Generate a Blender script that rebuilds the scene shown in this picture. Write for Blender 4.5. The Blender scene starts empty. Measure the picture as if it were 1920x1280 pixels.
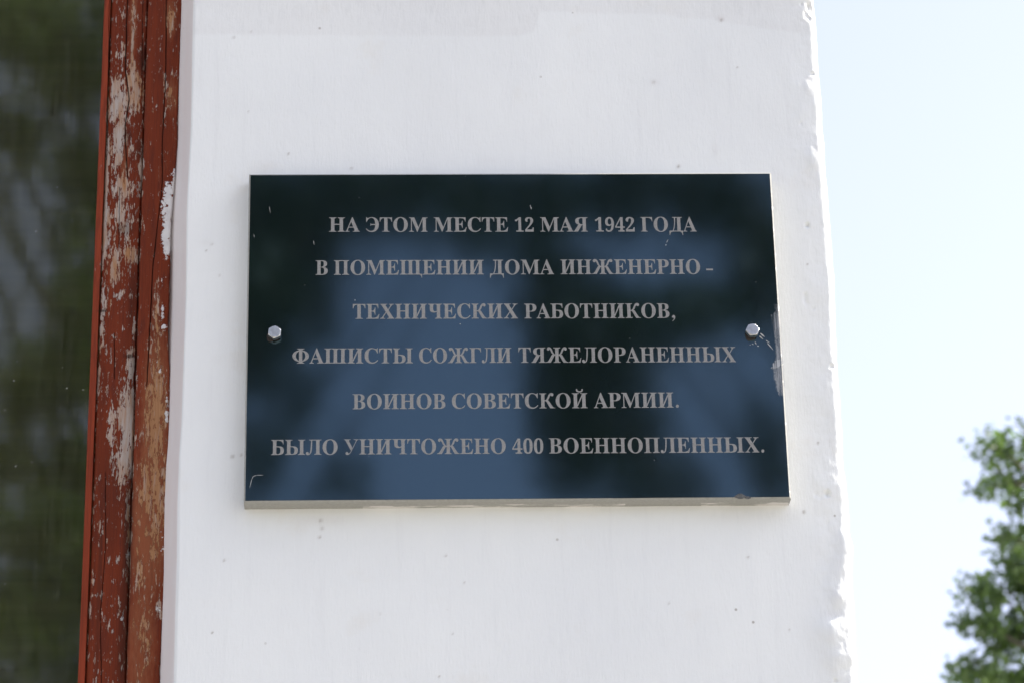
import bpy, math, random
import numpy as np
from mathutils import Vector, Matrix

random.seed(7)
rng = np.random.default_rng(11)
SC = bpy.context.scene
COL = SC.collection

# ------------------------------------------------------------------ camera
CAM_LOC = Vector((-0.1349, -3.0991, 1.62))
PITCH, YAW, ROLL, FPX = 0.4133, 0.0428, -0.0223, 5630.9
PZ = 1.62 + 1.3614            # height of the middle of the plaque
_cy, _sy, _cp, _sp = math.cos(YAW), math.sin(YAW), math.cos(PITCH), math.sin(PITCH)
FWD = Vector((_sy*_cp, _cy*_cp, _sp))
_r0 = Vector((_cy, -_sy, 0.0)); _u0 = _r0.cross(FWD)
RT = _r0*math.cos(ROLL) + _u0*math.sin(ROLL)
UP = _u0*math.cos(ROLL) - _r0*math.sin(ROLL)
cam = bpy.data.cameras.new('camera'); cam_o = bpy.data.objects.new('camera', cam); COL.objects.link(cam_o)
M3 = Matrix((RT, UP, -FWD)).transposed()
cam_o.matrix_world = Matrix.Translation(CAM_LOC) @ M3.to_4x4()
cam.sensor_width = 36.0; cam.lens = FPX/1920*36.0
cam.clip_start = 0.05; cam.clip_end = 3000
cam.dof.use_dof = True
cam.dof.focus_distance = (Vector((0, -0.02, PZ)) - CAM_LOC).dot(FWD)
cam.dof.aperture_fstop = 10.0
cam.dof.aperture_blades = 0
SC.camera = cam_o

def at(px, py, Y):
    """the point at depth Y (metres, wall plane = 0) seen at photo pixel px, py; used once to measure the place"""
    d = FWD + RT*((px-960)/FPX) + UP*((640-py)/FPX)
    return CAM_LOC + d*((Y-CAM_LOC.y)/d.y)
def mirror_at(px, py, Y, plane=-0.022):
    """the point at depth Y in front of the wall that the mirror plane shows at px, py"""
    p = at(px, py, 2*plane-Y); return Vector((p.x, Y, p.z))

# ------------------------------------------------------------------ world, sun, exposure
SUN_EL, SUN_AZ = math.radians(47), math.radians(86)     # azimuth from +Y (behind the wall) towards +X
SUN_DIR = Vector((math.sin(SUN_AZ)*math.cos(SUN_EL), math.cos(SUN_AZ)*math.cos(SUN_EL), math.sin(SUN_EL)))
W = bpy.data.worlds.new("World"); SC.world = W; W.use_nodes = True
nt = W.node_tree
sky = nt.nodes.new('ShaderNodeTexSky'); sky.sky_type = 'NISHITA'; sky.sun_disc = False
sky.sun_elevation = SUN_EL; sky.sun_rotation = SUN_AZ
sky.air_density = 1.0; sky.dust_density = 2.6; sky.ozone_density = 4.5; sky.altitude = 100
bg = nt.nodes['Background']; bg.inputs['Strength'].default_value = 0.14
hs = nt.nodes.new('ShaderNodeHueSaturation'); hs.inputs['Saturation'].default_value = .56; hs.inputs['Hue'].default_value = .520; hs.inputs['Value'].default_value = .97   # thin summer haze
nt.links.new(sky.outputs[0], hs.inputs['Color']); nt.links.new(hs.outputs[0], bg.inputs[0])
sun = bpy.data.lights.new('sun', 'SUN'); sun.energy = 4.2; sun.angle = math.radians(0.5); sun.color = (1.0, 0.95, 0.87)
sun_o = bpy.data.objects.new('sun', sun); COL.objects.link(sun_o)
sun_o.rotation_euler = SUN_DIR.to_track_quat('Z', 'Y').to_euler()
SC.view_settings.view_transform = 'Standard'; SC.view_settings.look = 'None'
SC.view_settings.gamma = 1.0; SC.view_settings.use_curve_mapping = False
SC.view_settings.exposure = 1.32

# ------------------------------------------------------------------ helpers
def link(o, parent=None):
    COL.objects.link(o)
    if parent: o.parent = parent
    return o
def empty(name, loc, label=None, cat=None, group=None):
    o = bpy.data.objects.new(name, None); o.location = loc; o.empty_display_size = .1; link(o)
    tag(o, label, cat, group); return o
def tag(o, label=None, cat=None, group=None, kind=None):
    if label: o['label'] = label
    if cat: o['category'] = cat
    if group: o['group'] = group
    if kind: o['kind'] = kind
    return o
def mesh_obj(name, verts, faces, mat=None, parent=None, smooth=False, attrs=None, offset=None):
    me = bpy.data.meshes.new(name)
    v = np.asarray(verts, dtype=np.float32).reshape(-1, 3)
    if offset is not None: v = v - np.asarray(offset, dtype=np.float32)
    if isinstance(faces, np.ndarray):
        n, k = faces.shape
        me.vertices.add(len(v)); me.vertices.foreach_set('co', v.ravel())
        me.loops.add(n*k); me.loops.foreach_set('vertex_index', faces.astype(np.int32).ravel())
        me.polygons.add(n); me.polygons.foreach_set('loop_start', np.arange(0, n*k, k, dtype=np.int32))
        me.polygons.foreach_set('loop_total', np.full(n, k, dtype=np.int32))
        me.update(calc_edges=True)
    else:
        me.from_pydata([tuple(map(float, p)) for p in v], [], [tuple(f) for f in faces]); me.update()
    if attrs:
        for k2, a in attrs.items():
            at_ = me.attributes.new(k2, 'FLOAT', 'POINT'); at_.data.foreach_set('value', np.asarray(a, dtype=np.float32).ravel())
    if smooth: me.polygons.foreach_set('use_smooth', [True]*len(me.polygons))
    if mat: me.materials.append(mat)
    o = bpy.data.objects.new(name, me); link(o, parent)
    return o
def box(name, x0, x1, y0, y1, z0, z1, mat, parent=None, bev=0.0):
    v = [(x, y, z) for x in (x0, x1) for y in (y0, y1) for z in (z0, z1)]
    f = [(0, 1, 3, 2), (4, 6, 7, 5), (0, 4, 5, 1), (2, 3, 7, 6), (0, 2, 6, 4), (1, 5, 7, 3)]
    off = parent.location if parent else None
    o = mesh_obj(name, v, f, mat, parent, offset=off)
    if bev:
        m = o.modifiers.new('b', 'BEVEL'); m.width = bev; m.segments = 2
    return o
def grid_faces(nr, nc):
    i = np.arange((nr-1)*(nc-1)); r = i//(nc-1); c = i % (nc-1); a = r*nc+c
    return np.stack([a, a+1, a+nc+1, a+nc], 1)
def vnoise(x, y, seed=0):
    """smooth value noise, arrays in, -1..1 out"""
    xi = np.floor(x).astype(np.int64); yi = np.floor(y).astype(np.int64)
    xf = x-xi; yf = y-yi; u = xf*xf*(3-2*xf); w = yf*yf*(3-2*yf)
    def h(a, b):
        n = (a*374761393 + b*668265263 + seed*1442695041) & 0xffffffff
        n = ((n ^ (n >> 13))*1274126177) & 0xffffffff
        return ((n ^ (n >> 16)) & 0xffff)/32767.5-1
    return (h(xi, yi)*(1-u)+h(xi+1, yi)*u)*(1-w)+(h(xi, yi+1)*(1-u)+h(xi+1, yi+1)*u)*w
def fbm(x, y, seed=0, o=4):
    r = 0*x; a = 1.0
    for k in range(o):
        r = r+a*vnoise(x*2**k+17*k, y*2**k-9*k, seed+k); a *= .5
    return r/1.9
def sstep(a, b, x):
    t = np.clip((x-a)/(b-a), 0, 1); return t*t*(3-2*t)

class Mat:
    """small wrapper for node materials"""
    def __init__(s, name, rough=.7, spec=.5, **kw):
        s.m = bpy.data.materials.new(name); s.m.use_nodes = True; s.nt = s.m.node_tree
        s.b = s.nt.nodes['Principled BSDF']; s.b.inputs['Roughness'].default_value = rough
        s.b.inputs['Specular IOR Level'].default_value = spec
        for k, v in kw.items(): s.b.inputs[k.replace('_', ' ')].default_value = v
    def n(s, t, **kw):
        nd = s.nt.nodes.new('ShaderNode'+t)
        for k, v in kw.items():
            if k.startswith('i'):
                nd.inputs[int(k[1:])].default_value = v
            else: setattr(nd, k, v)
        return nd
    def l(s, a, b): s.nt.links.new(a, b); return s
    def coord(s, scale=(1, 1, 1), kind='Object'):
        tc = s.n('TexCoord'); mp = s.n('Mapping'); mp.inputs['Scale'].default_value = scale
        s.l(tc.outputs[kind], mp.inputs[0]); return mp.outputs[0]
    def noise(s, scale, detail=4, rough=.55, vec=None, stretch=(1, 1, 1), dist=0):
        nd = s.n('TexNoise'); nd.inputs['Scale'].default_value = scale; nd.inputs['Detail'].default_value = detail
        nd.inputs['Roughness'].default_value = rough; nd.inputs['Distortion'].default_value = dist
        s.l(vec if vec is not None else s.coord(stretch), nd.inputs['Vector']); return nd.outputs['Fac']
    def ramp(s, fac, stops, interp='LINEAR'):
        nd = s.n('ValToRGB'); nd.color_ramp.interpolation = interp
        e = nd.color_ramp.elements
        while len(e) < len(stops): e.new(.5)
        for k, (p, c) in enumerate(stops):
            e[k].position = p; e[k].color = (c, c, c, 1) if isinstance(c, (int, float)) else (*c, 1)
        s.l(fac, nd.inputs[0]); return nd.outputs[0]
    def mix(s, fac, a, b, mode='MIX'):
        nd = s.n('Mix', data_type='RGBA', blend_type=mode)
        for sock, v in ((nd.inputs[0], fac), (nd.inputs[6], a), (nd.inputs[7], b)):
            if hasattr(v, 'links'): s.l(v, sock)
            elif isinstance(v, (int, float)): sock.default_value = v if sock == nd.inputs[0] else (v, v, v, 1)
            else: sock.default_value = (*v, 1)
        return nd.outputs[2]
    def math(s, op, a, b=0.0, clamp=False):
        nd = s.n('Math', operation=op, use_clamp=clamp)
        for k, v in enumerate((a, b)):
            if hasattr(v, 'links'): s.l(v, nd.inputs[k])
            else: nd.inputs[k].default_value = v
        return nd.outputs[0]
    def attr(s, name):
        nd = s.n('Attribute', attribute_name=name); return nd.outputs['Fac']
    def col(s, c):
        if hasattr(c, 'links'): s.l(c, s.b.inputs['Base Color'])
        else: s.b.inputs['Base Color'].default_value = (*c, 1)
        return s
    def rough(s, c): s.l(c, s.b.inputs['Roughness']); return s
    def bump(s, h, strength=.3, dist=.001):
        nd = s.n('Bump'); nd.inputs['Strength'].default_value = strength; nd.inputs['Distance'].default_value = dist
        s.l(h, nd.inputs['Height'])
        prev = s.b.inputs['Normal'].links
        if prev: s.l(prev[0].from_socket, nd.inputs['Normal'])
        s.l(nd.outputs[0], s.b.inputs['Normal']); return s

# ------------------------------------------------------------------ materials
def m_plaster(name, fine=True):
    m = Mat(name, .85, .25)
    big = m.noise(3.0, 4, .6)
    c = m.mix(m.ramp(big, [(.35, 0.0), (.7, 1.0)]), (.775, .785, .77), (.83, .838, .812))
    # yellowed blotches
    y = m.ramp(m.noise(9.0, 5, .6), [(.60, 0.0), (.78, .55)])
    c = m.mix(y, c, (.74, .70, .62))
    # faint vertical dribbles
    d = m.ramp(m.noise(1.0, 4, .6, stretch=(95, 40, 5)), [(.55, 0.0), (.78, .22)])
    c = m.mix(d, c, (.62, .62, .62))
    # grit specks
    v = m.n('TexVoronoi'); v.inputs['Scale'].default_value = 38; m.l(m.coord((1, 1, 1)), v.inputs['Vector'])
    sp = m.ramp(v.outputs['Distance'], [(.0, 1.0), (.045, .85), (.075, 0.0)])
    sel = m.ramp(m.noise(6.0, 2, .5), [(.56, 0.0), (.60, .75)])
    c = m.mix(m.math('MULTIPLY', sp, sel), c, (.30, .26, .21))
    c = m.mix(m.attr('dirt'), c, m.mix(m.ramp(m.noise(1.0, 5, .7, stretch=(160, 40, 40)), [(.5, 0.0), (.75, 1.0)]), (.70, .685, .665), (.50, .49, .47)))
    c = m.mix(m.attr('reveal_tint'), c, (.74, .68, .65))  # window reveal tinted pinkish and darker than the wall face
    c = m.mix(m.attr('speck'), c, (.24, .19, .14))
    m.col(c)
    m.bump(m.noise(1.0, 5, .6, stretch=(420, 300, 70)), .55, .0007)
    m.bump(m.noise(60.0, 6, .65), .35, .0016)
    return m.m
PLASTER = m_plaster('whitewashed_plaster')

def m_wood(name, red=(.18, .031, .010)):
    m = Mat(name, .75, .16)
    bare, lime, tan = m.attr('bare'), m.attr('lime'), m.attr('tan')
    # ragged peel threshold, stretched along the grain
    n1 = m.noise(1.0, 6, .68, stretch=(330, 100, 75))
    n2 = m.noise(1.0, 6, .7, stretch=(120, 60, 45))
    t = m.math('ADD', bare, m.math('MULTIPLY', m.math('SUBTRACT', n1, .5), 3.9))
    t = m.math('ADD', t, m.math('MULTIPLY', m.math('SUBTRACT', n2, .5), 2.6))
    t = m.math('ADD', t, m.math('MULTIPLY', m.math('SUBTRACT', m.noise(1.0, 4, .65, stretch=(1000, 300, 170)), .5), 1.9))
    mask = m.ramp(t, [(.50, 0.0), (.55, 1.0)])
    grain = m.noise(1.0, 5, .6, stretch=(900, 200, 14))
    grey = m.mix(grain, (.26, .215, .185), (.52, .45, .40))
    wood = m.mix(grain, (.20, .085, .035), (.46, .245, .12))
    under = m.mix(m.math('ADD', tan, m.math('MULTIPLY', m.math('SUBTRACT', m.noise(1.0, 4, .6, stretch=(260, 90, 30)), .5), 3.0), True), grey, wood)
    rv = m.noise(1.0, 4, .6, stretch=(60, 40, 7))
    redc = m.mix(rv, tuple(k*.50 for k in red), tuple(min(1, k*1.15) for k in red))
    redc = m.mix(m.ramp(grain, [(.50, 0.0), (.68, .5)]), redc, (.075, .016, .009))
    redc = m.mix(m.ramp(m.noise(1.0, 5, .65, stretch=(150, 60, 22)), [(.52, 0.0), (.66, .6)]), redc, (.085, .018, .010))
    # thin worn film where wood half shows
    film = m.ramp(m.math('ADD', tan, m.math('MULTIPLY', m.math('SUBTRACT', n1, .5), 1.1)), [(.35, 0.0), (1.0, .55)])
    redc = m.mix(film, redc, (.30, .11, .05))
    rim = m.ramp(t, [(.40, 0.0), (.50, .55), (.56, .5), (.66, 0.0)])  # dark outline paints the shadow along the flake edges
    c = m.mix(rim, m.mix(mask, redc, under), (.07, .020, .012))
    t2 = m.math('ADD', lime, m.math('MULTIPLY', m.math('SUBTRACT', m.noise(150.0, 7, .75), .5), 4.2))
    lm = m.ramp(t2, [(.48, 0.0), (.54, 1.0)])
    limec = m.mix(m.noise(70, 4, .6), (.50, .47, .46), (.80, .78, .76))
    c = m.mix(lm, c, limec)
    cr = m.attr('crack_shade')
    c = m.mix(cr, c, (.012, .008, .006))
    m.col(c)
    m.bump(grain, .5, .0006)
    m.bump(mask, -.6 if False else .6, -.0006)
    m.bump(lm, .7, .001)
    return m.m
PAINTED_WOOD = m_wood('peeling_red_paint')
BEAD_PAINT = m_wood('bead_red_paint', (.27, .046, .018))

def m_granite():
    m = Mat('black_polished_granite', .06, .5, IOR=2.0, Specular_Tint=(.50, .78, 1.0, 1))
    v = m.noise(900, 2, .5)
    c = m.mix(m.ramp(v, [(.35, 0.0), (.75, 1.0)]), (.0035, .0070, .0062), (.0085, .0135, .0125))
    dust = m.ramp(m.noise(1.0, 4, .6, stretch=(30, 30, 12)), [(.45, 0.0), (.9, .25)])
    c = m.mix(dust, c, (.02, .024, .024))
    vo = m.n('TexVoronoi'); vo.inputs['Scale'].default_value = 60; m.l(m.coord((1, 1, 1)), vo.inputs['Vector'])
    sp = m.math('MULTIPLY', m.ramp(vo.outputs['Distance'], [(.0, 1.0), (.03, .8), (.05, 0.0)]), m.ramp(m.noise(11, 2, .5), [(.58, 0.0), (.62, .6)]))
    c = m.mix(sp, c, (.16, .16, .15))
    m.col(c)
    m.rough(m.ramp(m.noise(60, 4, .6), [(.3, .052), (.8, .066)]))
    return m.m
GRANITE = m_granite()
def m_sawn():
    m = Mat('sawn_granite_edge', .7, .4)
    c = m.mix(m.noise(300, 3, .6), (.24, .24, .215), (.42, .41, .375))
    wash = m.ramp(m.math('ADD', m.attr('wash'), m.math('MULTIPLY', m.math('SUBTRACT', m.noise(1.0, 5, .6, stretch=(22, 150, 150)), .5), 1.8)), [(.50, 0.0), (.60, .9)])
    c = m.mix(wash, c, (.66, .63, .60))
    m.col(c); m.bump(m.noise(200, 4), .3, .0005)
    return m.m
SAWN = m_sawn()
def m_simple(name, a, b, scale, rough=.7, spec=.5, stretch=(1, 1, 1), metal=0, bump=0.0, bd=.001, rr=None):
    m = Mat(name, rough, spec); n = m.noise(scale, 5, .6, stretch=stretch)
    m.col(m.mix(m.ramp(n, [(.3, 0.0), (.7, 1.0)]), a, b)); m.b.inputs['Metallic'].default_value = metal
    if bump: m.bump(n, bump, bd)
    return m.m
LETTER = m_simple('engraved_letter_grey', (.20, .195, .185), (.31, .30, .285), 700, .75, .3, bump=.4, bd=.0002)
STEEL = m_simple('zinc_bolt_steel', (.50, .50, .49), (.68, .68, .67), 250, .34, .5, metal=1)
RUST = m_simple('bolt_hole_dark', (.010, .009, .008), (.05, .035, .025), 400, .7)
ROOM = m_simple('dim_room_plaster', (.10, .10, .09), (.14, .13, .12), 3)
ROOFM = m_simple('grey_roof_sheet', (.16, .16, .165), (.24, .24, .24), 2.5, .7, stretch=(8, 1, 1))
BARK = m_simple('rough_bark', (.045, .036, .028), (.14, .115, .09), 9, .9, stretch=(6, 6, 1), bump=.8, bd=.02)
def m_leaf(name, a, b, back):
    m = Mat(name, .38, .5)
    m.col(m.mix(m.attr('tone'), a, b))
    # thin leaf: some light comes through
    tr = m.n('BsdfTranslucent'); m.l(m.mix(m.attr('tone'), back, tuple(k*1.3 for k in back)), tr.inputs[0])
    mx = m.n('MixShader'); mx.inputs[0].default_value = .30
    out = m.nt.nodes['Material Output']
    m.l(m.b.outputs[0], mx.inputs[1]); m.l(tr.outputs[0], mx.inputs[2]); m.l(mx.outputs[0], out.inputs[0])
    return m.m
LEAF = m_leaf('maple_leaf_green', (.034, .066, .028), (.11, .165, .045), (.18, .30, .05))
LEAF_D = m_leaf('dark_leaf_green', (.020, .040, .014), (.060, .085, .022), (.05, .09, .015))

# ------------------------------------------------------------------ ground
def m_ground():
    m = Mat('dusty_yard_ground', .95, .1)
    n = m.noise(.35, 6, .6); f = m.noise(9, 5, .65)
    c = m.mix(m.ramp(n, [(.42, 0.0), (.6, 1.0)]), (.27, .255, .225), (.20, .19, .16))
    m.col(m.mix(f, c, m.mix(.5, c, (.33, .31, .28)))); m.bump(f, .6, .02)
    return m.m
g = mesh_obj('ground', [(-900, -900, 0), (900, -900, 0), (900, 900, 0), (-900, 900, 0)], [(0, 1, 2, 3)], m_ground())
tag(g, kind='structure')
pave = box('pavement', -7.2, .38, -1.2, -.02, -.1, .10, m_simple('worn_concrete', (.24, .235, .22), (.36, .35, .33), 3, .9, bump=.4, bd=.004))
tag(pave, kind='structure')

# ------------------------------------------------------------------ building
BLD = empty('house', (0, 0, 0), 'white limewashed house corner beside the tall red framed window', 'house')
def keyed(keys, Y=0.0):
    P = [at(px, py, Y) for px, py in keys]; P.sort(key=lambda p: p.z)
    return np.array([p.z for p in P]), np.array([p.x for p in P])
LEFT = keyed([(363, -60), (363, 0), (361, 84), (358, 235), (351, 370), (350, 400), (348.5, 544), (345, 651), (340, 795), (336, 850), (333, 940), (332, 1051), (329, 1152), (326, 1280), (324, 1340)])
RIGHT = keyed([(1522, -60), (1526, 0), (1531, 75), (1536, 140), (1541, 215), (1545, 285), (1545, 300), (1551, 360), (1556, 430), (1565, 530), (1566, 560), (1567, 600), (1572, 700), (1576, 760), (1581, 860), (1588, 940), (1590, 1000), (1596, 1090), (1601, 1160), (1603, 1220), (1609, 1280), (1613, 1340)], 0.008)
Z0, Z1 = at(960, 1330, 0).z, at(960, -60, 0).z
def rows(step, top, bot=0.0):
    return np.concatenate([np.linspace(bot, Z0, 14)[:-1], np.arange(Z0, Z1, step), np.linspace(Z1, top, 10)])
EAVE = 4.6
def build_corner_wall():
    z = rows(.0019, EAVE)
    xe = np.interp(z, *LEFT); xr = np.interp(z, *RIGHT)
    R = .010
    # columns: reveal, front, rounded corner, side face
    cols = []
    for t in np.linspace(0, 1, 12): cols.append(('v', 1-t))
    for t in np.linspace(0, 1, 8)[1:]: cols.append(('c', t))
    for t in np.linspace(0, .90, 300)[1:]: cols.append(('f', t))
    for t in np.linspace(.90, 1, 70)[1:]: cols.append(('f', t))
    for t in np.linspace(0, 1, 22)[1:]: cols.append(('r', t))
    for d in (.002, .004, .006, .009, .012, .016, .02, .03, .05, .08, .15, .5, 2, 8): cols.append(('s', d))
    nr, nc = len(z), len(cols)
    X = np.zeros((nr, nc)); Y = np.zeros((nr, nc)); NX = np.zeros((nr, nc)); NY = np.zeros((nr, nc)); S = np.zeros((nr, nc))
    a0 = math.atan2(.050, .026)
    rc = .004
    for j, (k, t) in enumerate(cols):
        if k == 'v': X[:, j] = xe-.026*t-.0010; Y[:, j] = .0026+.050*t; NX[:, j] = -.86; NY[:, j] = -.5; S[:, j] = -.056*t-.006
        elif k == 'c':
            X[:, j] = xe-.0010+t*.004; Y[:, j] = .0026*(1-t)**2; a = t; NX[:, j] = -.86*(1-a); NY[:, j] = -.5-.5*a; S[:, j] = -.006+.006*t
        elif k == 'f':
            X[:, j] = xe+.003+t*(xr-R-xe-.003); NY[:, j] = -1; S[:, j] = t*.7
        elif k == 'r':
            a = t*math.pi/2; X[:, j] = xr-R+R*math.sin(a); Y[:, j] = R-R*math.cos(a); NX[:, j] = math.sin(a); NY[:, j] = -math.cos(a); S[:, j] = .7+R*a
        else: X[:, j] = xr; Y[:, j] = R+t; NX[:, j] = 1; S[:, j] = .7+R*1.57+t
    ZZ = np.repeat(z[:, None], nc, 1)
    fade = sstep(Z0-.3, Z0, ZZ)*(1-sstep(Z1, Z1+.3, ZZ))
    D = fbm(S/.17, ZZ/.21, 3, 3)*.0016 + fbm(S/.035, ZZ/.06, 5, 3)*.00035 + fbm(S/.008, ZZ/.02, 6, 2)*.00008
    side = sstep(.655, .695, S)
    D = D + side*(fbm(S/.03, ZZ/.035, 9, 4)*.0012 + fbm(S/.09+3, ZZ/.16, 12, 2)*.0022 + (1-sstep(PZ-.25, PZ+.05, ZZ))*(fbm(S/.014, ZZ/.016, 15, 3)*.0012) + np.abs(fbm(S/.009, ZZ/.011, 17, 3))*.0005)
    # knocked edges: small chips bitten out of the arris
    chips = np.clip(fbm(S/.018+40, ZZ/.022, 21, 3)-.52, 0, 1)*sstep(.664, .688, S)*(1-sstep(.73, .76, S))
    D = D - chips*.016
    # the lower right bulges out past the plane of the wall
    for (px, py, rx, rz, amp) in ((1560, 1185, .018, .020, .0062), (1572, 1120, .014, .014, .0045), (1575, 1070, .012, .018, .0035), (1568, 1235, .016, .012, .003), (1590, 1020, .01, .02, .003), (1555, 905, .02, .02, .0016), (1538, 740, .014, .02, .0014), (1515, 165, .006, .008, .0016), (1525, 300, .008, .012, .002)):
        p = at(px, py, 0)
        D = D + amp*np.exp(-((X-p.x)/rx)**2-((ZZ-p.z)/rz)**2)
    D = np.where(S < -.001, D*.45, D)
    back = (S > .8)
    D = np.where(back, 0, D)*fade
    X += NX*D; Y += NY*D
    # old whitewash left showing above the newest coat
    bk = keyed([(330, 69), (500, 67), (900, 71), (975, 69), (1003, 60), (1012, 24), (1200, 26), (1350, 40), (1440, 57), (1530, 66)])
    bx = np.array([at(px, py, 0).x for px, py in [(330, 69), (500, 67), (900, 71), (975, 69), (1003, 60), (1012, 24), (1200, 26), (1350, 40), (1440, 57), (1530, 66)]])
    bz = np.array([at(px, py, 0).z for px, py in [(330, 69), (500, 67), (900, 71), (975, 69), (1003, 60), (1012, 24), (1200, 26), (1350, 40), (1440, 57), (1530, 66)]])
    zb = np.interp(X, bx, bz)+fbm(X/.03, ZZ*0, 31, 3)*.0022
    dirt = sstep(-.0015, .004, ZZ-zb)*(.26+.12*fbm(X/.05, ZZ/.02, 33, 3))*(S > -.004)
    # grime above and round the plaque, and rub marks
    for (px, py, rx, rz, a) in ((600, 975, .03, .006, .35), (1395, 965, .05, .010, .25), (440, 380, .006, .01, .25), (1455, 330, .012, .01, .2), (1225, 155, .006, .004, .35), (1350, 35, .004, .004, .6), (1515, 150, .004, .004, .5), (1535, 283, .005, .008, .5), (1570, 1115, .008, .008, .35), (1560, 1152, .010, .005, .4), (1340, 280, .004, .010, .3), (920, 300, .01, .004, .15), (385, 455, .006, .004, .25)):
        p = at(px, py, 0); dirt = dirt + a*np.exp(-((X-p.x)/rx)**2-((ZZ-p.z)/rz)**2)
    # small rust and grit spots in the lime
    speck = np.zeros_like(X)
    for (px, py, r, a) in ((541, 289, 1.6, .8), (1353, 38, 2.4, .7), (1226, 154, 2.6, .4), (1383, 127, 1.5, .6), (397, 458, 2.0, .35), (386, 470, 1.4, .8), (411, 516, 1.3, .6), (436, 855, 2.4, .7), (452, 852, 1.8, .6), (835, 1041, 1.4, .9), (848, 1187, 1.2, .8),
                           (601, 975, 2.2, .6), (604, 990, 2.8, .4), (599, 1006, 1.8, .8), (421, 1050, 1.5, .9), (398, 1185, 1.3, .9), (823, 1268, 1.4, .7), (1507, 959, 2.4, .7), (1514, 496, 1.6, .7), (1272, 313, 2.4, .8), (659, 316, 1.8, .7), (1534, 829, 1.8, .8), (1456, 812, 1.5, .6), (870, 1092, 1.3, .6),
                           (1402, 1044, 1.8, .6), (1254, 1130, 1.2, .6), (714, 1150, 1.1, .6), (470, 60, 1.6, .5), (438, 71, 1.8, .7), (466, 210, 1.2, .6), (1480, 1180, 1.4, .5)):
        p = at(px, py, 0); speck = np.maximum(speck, (.85*a)*np.exp(-(((X-p.x)**2+((ZZ-p.z)*.9)**2)/(r*.00075)**2)))
    rev_tint = (S < -.005)*.85*(1-.35*fbm(S/.01, ZZ/.06, 51, 3))
    V = np.stack([X, Y, ZZ], 2).reshape(-1, 3)
    o = mesh_obj('corner_wall', V, grid_faces(nr, nc), PLASTER, BLD, True, {'dirt': dirt, 'reveal_tint': np.clip(rev_tint, 0, 1), 'speck': np.clip(speck, 0, 1)})
    return o
build_corner_wall()
XE = float(np.interp(PZ, *LEFT)); XR = float(np.interp(PZ, *RIGHT))
WX0, WX1 = XE-1.30, XE-.030          # window opening
WZ0, WZ1 = 1.70, 4.00
for nm, a in (('wall_below_window', (WX0, XE-.022, .003, .30, 0, WZ0)), ('wall_above_window', (WX0, XE-.022, .003, .30, WZ1, EAVE)),
              ('wall_beside_window', (-7.0, WX0, .003, .30, 0, EAVE)), ('back_wall', (-7.0, XR-.01, 7.7, 8.0, 0, EAVE)), ('end_wall', (-7.0, -6.7, .30, 7.7, 0, EAVE)),
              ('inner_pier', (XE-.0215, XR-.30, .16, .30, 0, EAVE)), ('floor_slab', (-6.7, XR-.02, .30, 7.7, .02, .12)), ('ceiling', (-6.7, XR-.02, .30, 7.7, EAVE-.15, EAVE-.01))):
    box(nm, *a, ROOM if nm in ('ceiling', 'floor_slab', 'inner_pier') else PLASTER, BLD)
# hipped roof with overhanging eaves
ov = .35; rx0, rx1, ry0, ry1 = -7-ov, XR+ov*.4, -.25, 8.35
rv = [(rx0, ry0, EAVE), (rx1, ry0, EAVE), (rx1, ry1, EAVE), (rx0, ry1, EAVE), (rx0, ry0, EAVE+.12), (rx1, ry0, EAVE+.12), (rx1, ry1, EAVE+.12), (rx0, ry1, EAVE+.12), (-4.2, 4, EAVE+2), (-2.6, 4, EAVE+2)]
mesh_obj('roof', rv, [(3, 2, 1, 0), (0, 1, 5, 4), (1, 2, 6, 5), (2, 3, 7, 6), (3, 0, 4, 7), (4, 5, 9, 8), (5, 6, 9), (6, 7, 8, 9), (7, 4, 8)], ROOFM, BLD)

# ------------------------------------------------------------------ window
YJ, YS, YB, YG = .032, .041, .037, .049
def X_(px, Y, py=640): return at(px, py, Y).x
JR = keyed([(343, -60), (342, 0), (339, 67), (336, 145), (333, 218), (332, 285), (329, 320), (321, 400), (318, 490), (315, 580), (315, 634), (318, 723), (318, 860), (316, 900), (314, 937), (312, 1018), (309, 1085), (307, 1152), (301, 1220), (299, 1280), (298, 1340)], YJ)
def blotch(X, Z, items, Y):
    a = np.zeros_like(X)
    for it in items:
        px, py, rx, ry = it[:4]; s = it[4] if len(it) > 4 else .62
        p = at(px, py, Y); k = .0006
        ax = rx*k; az = ry*k/math.cos(PITCH)
        sh = (p.x-at(px, py+1, Y).x)/.00066     # follow the lean of the grain
        d = np.sqrt(((X-p.x)/ax)**2+((Z-p.z)/az)**2)
        a = np.maximum(a, s*(1-sstep(.35, 1.6, d)))
    return a
def crackfield(X, Z, lines, Y):
    a = np.zeros_like(X)
    for L, wd in lines:
        P = [at(px, py, Y) for px, py in L]; P.sort(key=lambda p: p.z)
        zz = np.array([p.z for p in P]); xx = np.array([p.x for p in P])
        cx = np.interp(Z, zz, xx)+fbm(Z/.012, Z*0, 61, 2)*.0004
        inside = (Z > zz[0])*(Z < zz[-1])
        w = wd*(.55+.6*np.abs(fbm(Z/.05, Z*0+3, 63, 2)))
        a = np.maximum(a, inside*np.clip(1.25-np.abs(X-cx)/w, 0, 1))
    return a
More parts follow.
